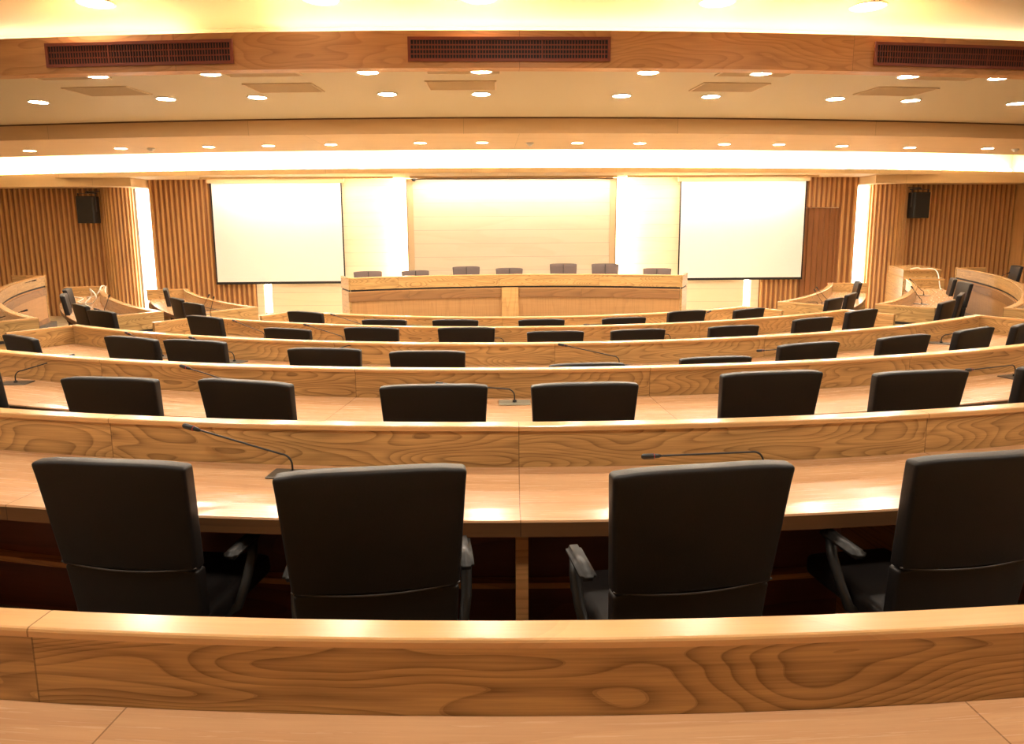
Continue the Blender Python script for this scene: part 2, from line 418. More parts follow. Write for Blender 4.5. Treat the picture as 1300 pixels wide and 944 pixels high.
struct(arcband('trim_3', rect(0, .16, 3.585, 3.93), 7.17, RB_, M['beam']))          # beam
struct(arcslab('ceiling', 7.33, RB_, 10.45, RC_, 3.6, 3.65, M['ceil']))
struct(arcslab('trim_4', 8.25, RB_, 8.3, RB_, 3.65, 4.3, M['recess']))                # cove end wall
struct(arcband('trim_5', rect(0, .05, 3.585, 3.615), 10.41, RC_, M['edge']))          # dark reveal
struct(arcband('trim_6', rect(0.02, .08, 3.38, 3.585), 10.43, RC_, M['fascia']))      # fascia face
struct(arcslab('ceiling', 10.50, RC_, 12.65, RCF, 3.38, 3.42, M['fascia']))
struct(arcslab('trim_7', 12.60, RCF, 12.65, RCF, 3.40, 3.46, M['recess']))
struct(arcslab('ceiling', 10.5, RC_, 16.05, RF_, 3.80, 3.85, M['recess']))
struct(arcslab('trim_8', 16.0, RF_, 16.05, RF_, 3.30, 3.80, M['recess']))             # cove back wall
struct(arcband('trim_9', rect(0, .06, 3.19, 3.28), 15.40, RF_, M['fascia']))          # bulkhead fascia
struct(arcslab('ceiling', 15.45, RF_, 16.55, 0, 3.19, 3.22, M['fascia'])) if False else None
def soffit():
    mb = MB(); n = 40; f0 = lambda x: 15.45+RF_-sqrt(RF_*RF_-x*x)
    for k in range(n):
        a, b = -XW+2*XW*k/n, -XW+2*XW*(k+1)/n
        P = [(a, min(f0(a), 17.2)), (b, min(f0(b), 17.2)), (b, WY+.37), (a, WY+.37)]
        for z in (3.19, 3.225): mb.poly([(x, y, z) for x, y in P], P)
        mb.poly([(*P[0], 3.19), (*P[1], 3.19), (*P[1], 3.225), (*P[0], 3.225)])
    return mb.build('ceiling', M['fascia'])
struct(soffit())
# cove lamps: runs of tube lamps laid end to end along the coves
def cove_run(y0, R, z, x0, x1, lab, mk, group):
    n = max(2, int((x1-x0)/.5)); c, Rf = gentle(y0, R)
    t = thing('cove_light', lab, 'light', (0, 0, 0), 0, group)
    mb = MB(); sweep(mb, rect(-.02, .02, z+.03, z+.06), c, Rf, math.asin(x0/R), math.asin(x1/R), n); mb.build('tube', M[mk], t)
    mb = MB(); sweep(mb, rect(-.03, .03, z, z+.03), c, Rf, math.asin(x0/R), math.asin(x1/R), n); mb.build('batten', M['white'], t)
for a, b, l in ((-10.5, -3.75, 'warm cove lamp glowing above the left part of the wooden beam'), (-2.75, 10.5, 'long warm cove lamp glowing above centre and right of the wooden beam')):
    cove_run(8.12, RB_, 4.03, a, b, l, 'e_cove', 'cove lights over the beam')
for a, b, l in ((-12.5, -3.25, 'left run of the far cove light above the screens'), (-2.75, 7.3, 'middle run of the far cove light above the podium wall'), (7.75, 8.9, 'short run of the far cove light left of right column'), (9.4, 12.5, 'right end run of the far cove light')):
    cove_run(15.75, RF_, 3.30, a, b, l, 'e_cove2', 'far cove lights')
# linear lamps added in the soffit to brighten wall and screens
for a, b, l in ((-6.9, -2.6, 'added linear fill lamp in the soffit over the left screen'), (-2.2, 2.5, 'added linear fill lamp in the soffit over the cream backdrop'), (2.75, 7.2, 'added linear fill lamp in the soffit over the right screen')):
    t = thing('wall_fill_lamp', l, 'light', (0, 0, 0), 0, 'added wall fill lamps')
    mb = MB(); mb.box(a, b, 16.52, 16.58, 3.178, 3.185); mb.build('diffuser', M['e_wash'], t)
    mb = MB(); mb.box(a-.01, b+.01, 16.50, 16.60, 3.185, 3.192); mb.box(a-.01, b+.01, 16.49, 16.50, 3.15, 3.192); mb.build('housing', M['fascia'], t)

# downlights
def downlight(x, y, z, r, mk, lab, group):
    t = thing('downlight', lab, 'ceiling light', (x, y, z), 0, group)
    mb = MB(); n = 24
    lathe(mb, [(r, -.001), (r*1.18, -.001), (r*1.22, -.006), (r*1.16, -.012), (r, -.010), (r, -.001)], n); mb.build('trim_ring', M['white'], t)
    mb = MB(); lathe(mb, [(r, -.004), (r*.6, -.008), (0, -.009)], n); mb.build('lens', M[mk], t)
ORD = ['first', 'second', 'third', 'fourth', 'fifth', 'sixth', 'seventh', 'eighth', 'ninth', 'tenth', 'eleventh', 'twelfth', 'thirteenth', 'fourteenth']
def rowlab(k, n): return 'leftmost' if k == 0 else 'rightmost' if k == n-1 else ORD[k]+' from the left'
LA = [(-4.27, 6.9), (-2.06, 6.72), (-0.53, 6.66), (1.82, 6.75), (3.40, 6.9)]
LA = [(-4.27, 7.50), (-2.06, 7.36), (-0.53, 7.30), (1.82, 7.38), (3.40, 7.50)]
for k, (x, y) in enumerate(LA): downlight(x, y-.03, 4.25, .15, 'e_downn', 'large downlight above the wooden beam at picture top, '+rowlab(k, 5), 'upper downlights')
LB = [(-4.40, 7.62), (-3.23, 7.50), (-1.65, 7.42), (-0.52, 7.38), (1.16, 7.42), (2.33, 7.46), (3.95, 7.60), (4.98, 7.68)]
for k, (x, y) in enumerate(LB): downlight(x, y, 3.6, .1, 'e_down', 'downlight just behind the wooden beam, '+rowlab(k, 8)+' of its row', 'downlights behind the beam')
LB2 = [(-5.91, 9.15), (-4.29, 8.93), (-3.18, 8.83), (-1.62, 8.62), (-0.53, 8.62), (1.14, 8.73), (2.23, 8.78), (3.83, 8.94), (4.85, 9.06), (6.38, 9.29)]
for k, (x, y) in enumerate(LB2): downlight(x, y, 3.6, .1, 'e_down', 'bright downlight in the beige ceiling band, '+rowlab(k, 10)+' of its row', 'beige ceiling downlights')
LC = [(-8.19, 12.60), (-6.51, 12.27), (-5.00, 12.07), (-3.99, 11.92), (-2.96, 11.77), (-1.52, 11.58), (-0.54, 11.55), (0.98, 11.63), (2.00, 11.71), (3.43, 11.85), (4.37, 11.93), (5.56, 12.19), (6.90, 12.46), (8.41, 12.63)]
for k, (x, y) in enumerate(LC): downlight(x, y, 3.38, .09, 'e_downf', 'small downlight in the far soffit, '+rowlab(k, 14)+' of its row', 'far soffit downlights')
# two rows of unseen fill downlights added to brighten the near rows
for k, (x, y) in enumerate([(-6, 1.5), (-3, 1.2), (0, 1.1), (3, 1.2), (6, 1.5), (-6, 4.6), (-3, 4.3), (0, 4.2), (3, 4.3), (6, 4.6)]):
    downlight(x, y, 4.25, .13, 'e_downn', 'unseen fill downlight added over the %s seats, %s' % ('rearmost' if k < 5 else 'rear', rowlab(k % 5, 5)), 'added rear fill downlights')
for k, (x, y) in enumerate([(-6.02, 12.28), (0.22, 11.62), (9.02, 12.77)]):
    t = thing('smoke_detector', ['left', 'middle', 'right'][k]+' small white smoke detector on the far soffit', 'detector', (x, y, 3.38), 0, 'smoke detectors')
    mb = MB(); lathe(mb, [(.06, 0), (.06, -.02), (.035, -.035), (.03, -.05), (0, -.055)], 16); mb.build('housing', M['white'], t)
# ceiling grilles
GR = [(-4.72, 8.45), (-2.70, 8.25), (-0.74, 8.10), (2.25, 8.20), (4.30, 8.45), (-4.7, 7.66), (-2.72, 7.50), (-0.70, 7.36), (2.27, 7.48), (4.35, 7.66)]
for k, (x, y) in enumerate(GR):
    rz = math.asin(x/RB_)
    t = thing('ceiling_grille', 'rectangular ceiling air grille, %s of the %s row' % (rowlab(k % 5, 5), 'far' if k < 5 else 'beam-side'), 'air grille', (x, y, 3.6), rz, 'ceiling air grilles')
    L, W = .36, (.22 if k < 5 else .10)
    mb = MB()
    for a in ((-L-.02, L+.02, -W-.02, -W), (-L-.02, L+.02, W, W+.02), (-L-.02, -L, -W, W), (L, L+.02, -W, W)): mb.box(a[0], a[1], a[2], a[3], -.012, 0)
    mb.build('frame', M['ceilA'], t)
    mb = MB(); n = 14 if k < 5 else 7
    for j in range(n):
        yy = -W+2*W*(j+.5)/n; mb.box(-L, L, yy-.006, yy+.006, -.009, -.002)
    mb.box(-L, L, -W, W, -.002, 0); mb.build('louvre', plain('grille_paint_%d' % k, (.66, .53, .33), .6), t)
# vents in the beam
for k, (a, b) in enumerate(((-4.79, -2.90), (-1.22, .73), (3.40, 5.32))):
    cx = (a+b)/2; L = (b-a)/2; yy = 7.17+RB_-sqrt(RB_*RB_-cx*cx); rz = math.asin(cx/RB_)
    z0, z1 = 3.640, 3.865
    t = thing('beam_vent', ['left', 'centre', 'right'][k]+' dark red wooden vent grille set in the long wooden beam', 'vent', (cx, yy-.004, 0), rz, 'beam vents')
    fr = .028
    mb = MB(); mb.box(-L, L, -.022, -.002, z0, z0+fr); mb.box(-L, L, -.022, -.002, z1-fr, z1); mb.box(-L, -L+fr, -.022, -.002, z0+fr, z1-fr); mb.box(L-fr, L, -.022, -.002, z0+fr, z1-fr)
    mb.build('frame', M['grille'], t)
    mb = MB(); mb.box(-L+fr, L-fr, -.004, -.001, z0+fr, z1-fr); mb.build('backing', M['black'], t)
    mb = MB(); n = 66
    for j in range(1, n):
        x = -L+fr+(2*L-2*fr)*j/n; wv = .0075 if j % 22 else .016; mb.box(x-wv/2, x+wv/2, -.016, -.008, z0+fr, z1-fr)
    for j in range(1, 4 if k == 1 else 3):
        z = z0+fr+(z1-z0-2*fr)*j/(4 if k == 1 else 3); mb.box(-L+fr, L-fr, -.008, -.004, z-.006, z+.006)
    mb.build('lattice', M['grille'], t)

# ------------------------------------------------------------ screens, speakers, cameras
for k, (a, b) in enumerate(((-6.92, -3.87), (4.14, 7.21))):
    t = thing('projection_screen', '%s blank white projection screen hanging before the far wall' % ['left', 'right'][k], 'screen', ((a+b)/2, 17.1, 0), 0, 'projection screens'); L = (b-a)/2
    mb = MB(); mb.box(-L+.032, L-.032, -.004, .0, .79, 3.09); mb.build('screen_surface', M['screen'], t)
    mb = MB(); mb.box(-L, -L+.032, -.005, .001, .76, 3.09); mb.box(L-.032, L, -.005, .001, .76, 3.09); mb.box(-L+.032, L-.032, -.005, .001, .765, .79); mb.build('black_border', M['black'], t)
    mb = MB(); mb.box(-L, L, -.014, .012, .735, .765); mb.build('bottom_bar', M['black'], t)
    mb = MB(); mb.box(-L-.05, L+.05, -.05, .07, 3.09, 3.189); mb.build('roller_case', M['fascia'], t)
for k, (x, s) in enumerate(((-9.62, 1), (9.84, -1))):
    t = thing('wall_speaker', 'black box loudspeaker hung beside the %s fluted column' % ['left', 'right'][k], 'speaker', (x, 16.85, 0), 0, 'wall speakers')
    mb = MB(); mb.box(-.19, .19, -.12, .16, 2.19, 2.80); mb.build('cabinet', M['plastic'], t, bevel=.015)
    mb = MB(); mb.box(-.17, .17, -.135, -.12, 2.22, 2.77); mb.build('speaker_cloth', M['black'], t, bevel=.006)
    mb = MB(); mb.box(-.20, -.19, -.02, .02, 2.45, 2.86); mb.box(.19, .20, -.02, .02, 2.45, 2.86); mb.box(-.20, .20, -.02, .02, 2.86, 2.87); mb.box(-.02, .02, -.02, .40, 2.87, 2.90); mb.box(min(0, s*.3), max(0, s*.3), -.01, .01, 2.90, 2.92); mb.build('bracket', M['metal'], t)
for k, (x, l) in enumerate(((-2.14, 'dome camera at the upper left corner of the cream backdrop'), (2.38, 'small sensor at the upper right corner of the cream backdrop'))):
    t = thing('dome_camera', l, 'camera', (x, 16.75, 3.19), 0)
    mb = MB(); lathe(mb, [(.085, 0), (.085, -.03), (.07, -.035), (0, -.036)], 20); mb.build('base', M['white'] if k == 0 else M['metal'], t)
    if k == 0: mb = MB(); lathe(mb, [(.062, -.034), (.06, -.06), (.04, -.088), (0, -.1)], 20); mb.build('dome', M['plastic'], t)

# ------------------------------------------------------------ desks
def desk(name, label, c, Rf, t0, t1, cz, fz, n=48, ends=(1, 1), elen=.64, supports=(), toplen=.62, label_extra=None, band=.205, group='curved desk rows', rv=.022):
    th = (t0+t1)/2; org = (0, 0, 0)
    t = thing(name, label, 'desk', org, 0, group)
    mb = MB(); sweep(mb, rect(.006, .068, cz-band, cz-.020), c, Rf, t0, t1, n); mb.build('privacy_panel', M['panel'], t)
    mb = MB(); sweep(mb, rrect(0, .078, cz-.020, cz, .007), c, Rf, t0, t1, n); mb.build('cap_rail', M['cap'], t)
    mb = MB(); sweep(mb, rect(.030, toplen-.002, cz-.19-.006, cz-.18), c, Rf, t0, t1, n); 
    # keep the top clear of the screen: it starts at the screen's inner face
    mb = MB(); sweep(mb, [(.069, cz-.205), (toplen-.036, cz-.205), (toplen-.036, cz-.187), (toplen-.001, cz-.187), (toplen-.004, cz-.18), (.069, cz-.18)], c, Rf, t0, t1, n); mb.build('desktop', M['top'], t)
    mb = MB(); sweep(mb, rect(toplen-.034, toplen-.002, cz-.240, cz-.188), c, Rf, t0, t1, n); mb.build('front_edge', M['edge'], t)
    mb = MB(); sweep(mb, rect(.026, .058, cz-band-rv, cz-band-.001), c, Rf, t0, t1, n); mb.build('reveal_strip', M['black'], t)
    mb = MB(); sweep(mb, rect(.012, .058, fz+.0, cz-band-rv-.002), c, Rf, t0, t1, n); mb.build('front_board', M['lower'], t)
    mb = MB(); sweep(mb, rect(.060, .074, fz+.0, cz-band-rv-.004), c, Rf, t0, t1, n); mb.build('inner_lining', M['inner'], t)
    mb = MB(); sweep(mb, rect(.076, .13, fz+.26, fz+.285), c, Rf, t0, t1, n); mb.build('foot_rail', M['post'], t)
    for k, (e, tt, sg) in enumerate(((ends[0], t0, 1), (ends[1], t1, -1))):
        if not e: continue
        s = sg*c[2]*-1*-1
        # board just outside the last cross-section
        off = .022 if (k == 0) == (c[2] < 0) else -.022
        off = -off
        mb = MB(); radial(mb, c, Rf, tt, 0, elen, cz-band, cz-.018, .04, off); ep = mb.build('end_panel', M['panel'], t)
        mb = MB(); radial(mb, c, Rf, tt, 0, elen+.004, cz-.018, cz, .044, off); mb.build('end_cap', M['cap'], ep)
        mb = MB(); radial(mb, c, Rf, tt, .03, elen-.03, cz-band-rv, cz-band, .02, off); mb.build('end_reveal', M['black'], ep)
        mb = MB(); radial(mb, c, Rf, tt, 0.01, elen-.01, fz, cz-band-rv, .036, off); mb.build('end_board', M['panel'], ep)
    for a in supports:
        mb = MB(); radial(mb, c, Rf, a, .132, toplen-.05, fz, cz-.242, .045); mb.build('support_panel', M['post'], t)
    return t
D = RD
M['panel0'] = wood('oak_panel_near', (.63, .385, .145), (.20, .098, .028), .34, board=2.6, rings=12, strx=1.25, stry=5.5, grain=1.0, coat=.25)
M['cap0'] = wood('oak_cap_near', (.72, .42, .17), (.45, .22, .075), .24, board=2.6, rings=3, stry=1.5, grain=.4, coat=.5, ringamt=.3)
JOINT = {0: 52+1.47, 1: 50.4+.36, 2: 50.4+1.30, 3: 50.4-.05, 4: 50.4, 5: 50.4+.3}
_p, _c = M['panel'], M['cap']; M['panel'], M['cap'] = M['panel0'], M['cap0']; U0[0] = JOINT[0]
desk('curved_desk', 'nearest curved oak desk rail crossing the bottom of the picture', CTR[0], ringR(0), D(-24), D(24), 1.239, .295, 40, supports=(D(-12), 0, D(12)))
M['panel'], M['cap'] = _p, _c; U0[0] = JOINT[1]
desk('curved_desk', 'long curved oak desk with four large chairs, nearest full row', CTR[1], ringR(1), D(-27), D(27), ROW[1][2], .295, 48, supports=(D(-18), D(-9.9), D(-2.0), D(5.9), D(14)))
U0[0] = JOINT[2]
desk('curved_desk', 'second full curved oak desk row, six chairs tucked behind it', CTR[2], ringR(2), D(-31.5), D(31.5), ROW[2][2], FL(2), 48, supports=(D(-20), D(-7), D(7), D(20)))
U0[0] = JOINT[3]
desk('curved_desk', 'third full curved oak desk row with angled end panels', CTR[3], ringR(3), D(-34.2), D(34.2), ROW[3][2], FL(3), 48, supports=(D(-20), D(-7), D(7), D(20)))
U0[0] = JOINT[4]
desk('curved_desk', 'fourth full curved oak desk row, second behind the front', CTR[4], ringR(4), D(-33.4), D(33.4), ROW[4][2], FL(4), 44, supports=(D(-18), 0, D(18)))
U0[0] = JOINT[5]
desk('curved_desk', 'front curved oak desk row closest to the podium', CTR[5], ringR(5), D(-31.8), D(31.8), ROW[5][2], 0, 40, supports=(D(-16), 0, D(16)))
for sg, side in ((-1, 'left'), (1, 'right')):
    for i, a, b, l in ((5, 41.2, 79, 'innermost short curved side desk on the %s of the pit'), (4, 41.4, 81, 'middle curved side desk on the %s of the pit, in front of fluted column'), (3, 41.4, 96, 'outermost curved side desk on the %s, running back to the fluted wall')):
        t0, t1 = (D(a), D(b)) if sg > 0 else (D(-b), D(-a)); cz = ROW[i][2]
        t = desk('side_desk', l % side, CTR[i], ringR(i), t0, t1, ROW[i][2], FL(i), 36, elen=.70, toplen=.66, group='side desks', rv=.036)
        mb = MB(); sweep(mb, rect(-.012, .011, cz-.40, cz-.26), CTR[i], ringR(i), t0, t1, 36); mb.build('upper_rail', M['rail'], t)
        mb = MB(); sweep(mb, rect(-.008, .011, FL(i), FL(i)+.09), CTR[i], ringR(i), t0, t1, 36); mb.build('plinth', M['rail'], t)
# raised end cabinet beyond the right middle side desk
t = thing('end_cabinet', 'tall oak cabinet closing the far end of the right middle side desk', 'cabinet', (0, 0, 0))
c4 = CTR[4]; R4 = ringR(4)
mb = MB(); sweep(mb, rect(-.02, .70, FL(4), 1.04), c4, R4, D(82), D(93), 10); mb.build('body', M['panel'], t)
mb = MB(); sweep(mb, rect(.0, .68, 1.04, 1.18), c4, R4, D(83), D(93), 10); mb.build('upper_box', M['panel'], t)
mb = MB(); sweep(mb, rrect(-.01, .70, 1.18, 1.20), c4, R4, D(82.8), D(93), 10); mb.build('top_board', M['cap'], t)

# podium
PC = (0, 5.53, 1); PR = lambda th: 7.27
t = desk('podium_desk', 'long curved oak podium desk on the stage below the cream backdrop', PC, PR, D(-22.8), D(23.2), 1.21, .26, 40, supports=(D(-12), D(12)), group='podium', band=.21, rv=.03)
for ch in list(t.children):
    if ch.name.startswith('front_board'): fbn = ch
mb = MB()
radial(mb, PC, PR, D(-0.6), -.05, .06, .26, 1.21-.235, .30); mb.build('centre_post', M['panelv'], t)
mb = MB(); sweep(mb, rect(-.012, .011, .80, .95), PC, PR, D(-23.2), D(-1.9), 20); sweep(mb, rect(-.012, .011, .80, .95), PC, PR, D(.7), D(23.2), 20); mb.build('upper_rail', M['rail'], t)

# ------------------------------------------------------------ chairs
def rslab(w0, w1, z0, z1, th, bulge=.0, curve=.0, bev=.02, nx=8, nz=6, tilt=0, roll=0):
    """upholstered slab standing in xz; w0 width at z0, w1 at z1; front faces +y"""
    bm = bmesh.new()
    G = {}
    for j in range(nz+1):
        for i in range(nx+1):
            u = i/nx*2-1; v = j/nz; w_ = (w0+(w1-w0)*v)/2; z = z0+(z1-z0)*v
            yb = curve*(u*u)+tilt*(z-z0)*-1
            bl = bulge*(1-u*u)*(1-(2*v-1)**2)
            zz = z-(.012*u*u*u*u if j == nz else 0)
            G[i, j, 0] = bm.verts.new((u*w_, yb-th/2-bl*.35, zz)); G[i, j, 1] = bm.verts.new((u*w_, yb+th/2+bl, zz))
    for j in range(nz):
        for i in range(nx):
            bm.faces.new([G[i, j, 0], G[i+1, j, 0], G[i+1, j+1, 0], G[i, j+1, 0]])
            bm.faces.new([G[i, j, 1], G[i, j+1, 1], G[i+1, j+1, 1], G[i+1, j, 1]])
    for i in range(nx):
        for j in (0, nz): bm.faces.new([G[i, j, 0], G[i, j, 1], G[i+1, j, 1], G[i+1, j, 0]])
    for j in range(nz):
        for i in (0, nx): bm.faces.new([G[i, j, 0], G[i, j+1, 0], G[i, j+1, 1], G[i, j, 1]])
    bmesh.ops.recalc_face_normals(bm, faces=bm.faces)
    es = [e for e in bm.edges if len(e.link_faces) == 2 and e.calc_face_angle(0) > .9]
    bmesh.ops.bevel(bm, geom=es, offset=bev, segments=4, affect='EDGES', profile=.5, clamp_overlap=True)
    for f in bm.faces: f.smooth = True
    return bm
def bmobj(name, bm, mat, parent, M_=None):
    if M_ is not None: bm.transform(M_)
    me = bpy.data.meshes.new(name); bm.to_mesh(me); bm.free(); me.materials.append(mat)
    o = bpy.data.objects.new(name, me); COL.objects.link(o); o.parent = parent; return o
def make_chair(name, back_mat, label, cat, group, two_panel=False):
    t = thing(name, label, cat, (0, 0, 0), 0, group)
    # backrest (upper pad). origin at floor, back at -y
    W = .50
    yb = -.235
    bm = rslab(W-.022, W+.025, .672, 1.06, .06, .012, .014, .014, tilt=.16)
    back = bmobj('backrest', bm, back_mat, t, Matrix.Translation((0, yb-.014, 0)))
    if two_panel:
        mb = MB(); mb.box(-.004, .004, -.045, .05, .75, 1.05, mat=Matrix.Translation((0, yb-.045, 0))@Matrix.Rotation(.17, 4, 'X')@Matrix.Translation((0, .15, 0)) if False else Matrix.Translation((0, yb+.008-.055, 0)))
        mb.build('centre_seam', M['black'], back)
    bm = rslab(W-.05, W-.024, .40, .682, .056, .008, .014, .012, tilt=.12)
    bmobj('lower_back', bm, back_mat, t, Matrix.Translation((0, yb+.024, 0)))
    # piping between the two: a shallow smile
    mb = MB(); pts = []
    for k in range(13):
        u = k/6-1; pts.append((u*(W-.02)/2, yb-.042+.014*u*u, .682+.016*u*u-.012))
    tube(mb, pts, .0032, 6); mb.build('piping', M['seamm'], back)
    # seat
    bm = rslab(.47, .49, 0, .48, .085, .02, .01, .03)
    bmobj('seat', bm, back_mat, t, Matrix.Translation((0, -.22, .445))@Matrix.Rotation(-pi/2, 4, 'X')@Matrix.Scale(-1, 4, (0, 1, 0)))
    # arms
    for s in (-1, 1):
        mb = MB(); prof = []
        bm = bmesh.new(); bmesh.ops.create_cube(bm, size=1)
        bmesh.ops.scale(bm, vec=(.052, .21, .032), verts=bm.verts); bmesh.ops.bevel(bm, geom=bm.edges[:], offset=.012, segments=3, affect='EDGES')
        for f in bm.faces: f.smooth = True
        arm = bmobj('armrest', bm, M['plastic'], t, Matrix.Translation((s*.268, -.01, .655)))
        mb = MB(); tube(mb, [(s*.268, .055, .645), (s*.276, .03, .59), (s*.272, -.02, .51), (s*.26, -.06, .44), (s*.20, -.07, .405)], .015, 8, radii=[.02, .019, .018, .018, .016])
        mb.build('arm_support', M['plastic'], arm)
    # column and base
    mb = MB(); lathe(mb, [(.03, .12), (.03, .26), (.022, .26), (.022, .40)], 14); mb.build('gas_column', M['metal'], t)
    mb = MB(); mb.box(-.12, .12, -.12, .12, .385, .405); mb.build('seat_plate', M['metal'], t)
    b = MB(); lathe(b, [(.045, .075), (.045, .13), (.03, .14)], 14); base = b.build('base_hub', M['plastic'], t)
    for k in range(5):
        a = 2*pi*k/5+.3; mb = MB()
        tube(mb, [(.035*cos(a), .035*sin(a), .11), (.16*cos(a), .16*sin(a), .095), (.28*cos(a), .28*sin(a), .075)], .02, 8, radii=[.024, .019, .014])
        leg = mb.build('base_leg', M['plastic'], t)
        mb = MB(); mt = Matrix.Translation((.28*cos(a), .28*sin(a), .03))@Matrix.Rotation(a+1.2, 4, 'Z')
        n = 12
        for xx in (-.014, .006):
            ring0 = [mt@Vector((xx, .03*cos(2*pi*q/n), .03*sin(2*pi*q/n))) for q in range(n)]; ring1 = [mt@Vector((xx+.014, .03*cos(2*pi*q/n), .03*sin(2*pi*q/n))) for q in range(n)]
            for q in range(n): mb.poly([ring0[q], ring0[(q+1) % n], ring1[(q+1) % n], ring1[q]], None, 0, True)
            mb.poly(ring0); mb.poly(ring1)
        mb.build('caster', M['plastic'], leg)
    return t
HB = .300  # distance from chair origin back to the top of its back
proto = make_chair('office_chair', M['leather'], 'x', 'chair', 'x')
used = [False]
def place_chair(pr, x, y, a, fz, dz, label, group):
    """x,y = plan position of the back's top edge; a = rotation about z"""
    if pr.get('used') is None: o = pr; pr['used'] = 1
    else:
        o = copy_tree(pr)
    if 'used' in o and o is not pr: del o['used']
    o.location = (x-HB*sin(a)*1.0, y+HB*cos(a), fz); o.rotation_euler = (0, 0, a); o['label'] = label; o['group'] = group
    o['_dz'] = dz
    return o
placed = []
CH = {1: [(-1.685, 2.20, -9, 1.055), (-.81, 1.88, 5.5, 1.125), (.10, 1.84, 7, 1.13), (1.04, 2.03, 7, 1.085)],
 2: [(-2.43, 3.63, -9, 1.06), (-1.69, 3.47, -14, 1.07), (-.75, 3.36, 0, 1.06), (-.02, 3.33, 2, 1.065), (.91, 3.37, 6, 1.10), (1.73, 3.48, 7, 1.07), (2.59, 3.67, 14, 1.06), (-3.46, 4.05, -18, 1.05)],
 3: [(-4.29, 5.83, -28, 1.03), (-3.14, 5.30, -20, 1.09), (-2.60, 5.12, -15, 1.09), (-1.62, 4.88, -8, 1.06), (-.90, 4.78, -3, 1.05), (.19, 4.73, 4, .96), (1.10, 4.80, 7, .98), (1.81, 4.92, 14, 1.05), (2.63, 5.13, 17, 1.06), (3.34, 5.38, 23, 1.07), (4.02, 5.72, 28, 1.06)],
 4: [(-3.30, 7.09, -27, 1.12), (-2.39, 6.73, -18, 1.04), (-1.56, 6.52, -10, 1.07), (-.68, 6.39, -2, 1.08), (.13, 6.36, 2, 1.04), (.90, 6.42, 8, 1.04), (1.85, 6.58, 12, 1.04), (2.74, 6.85, 19, 1.07), (3.37, 7.12, 25, 1.11)],
 5: [(-2.65, 8.43, -22, 1.09), (-1.67, 8.10, -8, 1.03), (-.85, 7.94, -5, 1.04), (.12, 7.89, 2, 1.04), (1.07, 7.97, 10, 1.04), (1.84, 8.14, 17, 1.09), (2.69, 8.44, 24, 1.07)]}
ROWN = {1: 'the nearest full desk row', 2: 'the second desk row from the camera', 3: 'the third desk row from the camera', 4: 'the fourth desk row from the camera', 5: 'the front desk row by the podium'}
for r, l in CH.items():
    ls = sorted(l)
    for k, (x, y, a, h) in enumerate(ls):
        if abs(a) > 12: a *= 1.25
        fz = FL(r) if r > 1 else .295
        placed.append(place_chair(proto, x, y, D(a), fz, h-1.06+(FL(r)-fz), 'black leather chair, %s in %s' % (rowlab(k, len(ls)), ROWN[r]), 'leather chairs in '+ROWN[r]))
SC = [('left innermost side desk', 0, [(-5.95, 12.22, -68), (-5.05, 10.54, -50), (-4.53, 9.84, -42)]),
      ('right innermost side desk', 0, [(4.33, 9.63, 42), (4.89, 10.26, 49), (6.11, 12.37, 70)]),
      ('left middle side desk', FL(4), [(-6.56, 10.35, -64), (-7.06, 11.31, -68), (-5.53, 8.92, -45), (-4.90, 8.20, -33)]),
      ('right middle side desk', FL(4), [(7.42, 11.75, 62), (7.07, 10.94, 75), (5.83, 9.21, 52), (5.04, 8.29, 41)]),
      ('right outermost side desk', FL(3), [(9.79, 13.43, 70)])]
NEARN = ['nearest the camera', 'second from its near end', 'third from its near end', 'at its far end']
for nm, fz, l in SC:
    for k, (x, y, a) in enumerate(sorted(l, key=lambda q: q[1])):
        lb = NEARN[k] if not (k == len(l)-1) or len(l) == 1 else 'at its far end'
        if len(l) == 1: lb = 'alone against the fluted wall'
        placed.append(place_chair(proto, x, y, D(a), fz, .0, 'black leather chair at the %s, %s' % (nm, lb), 'chairs at the '+nm))
pp = make_chair('podium_chair', M['leather2'], 'x', 'chair', 'x', True)
PCH = [(-19.2, 1.26), (-13.0, 1.25), (-6.2, 1.31), (-.4, 1.27), (6.9, 1.35), (12.5, 1.35), (19.3, 1.27)]
for k, (a, z) in enumerate(PCH):
    th = D(a); x, y = arc_pt(PC, 7.27+.95, th)
    placed.append(place_chair(pp, x, y, pi-th, .26, z-.26-1.06, 'two-panel leather chair behind the podium, '+rowlab(k, 7), 'podium chairs'))
for o in placed:
    dz = o['_dz']; del o['_dz']
    if 'used' in o: del o['used']
    for ch in o.children:
        if not any(ch.name.startswith(q) for q in ('base_', 'gas_')): ch.location.z += dz

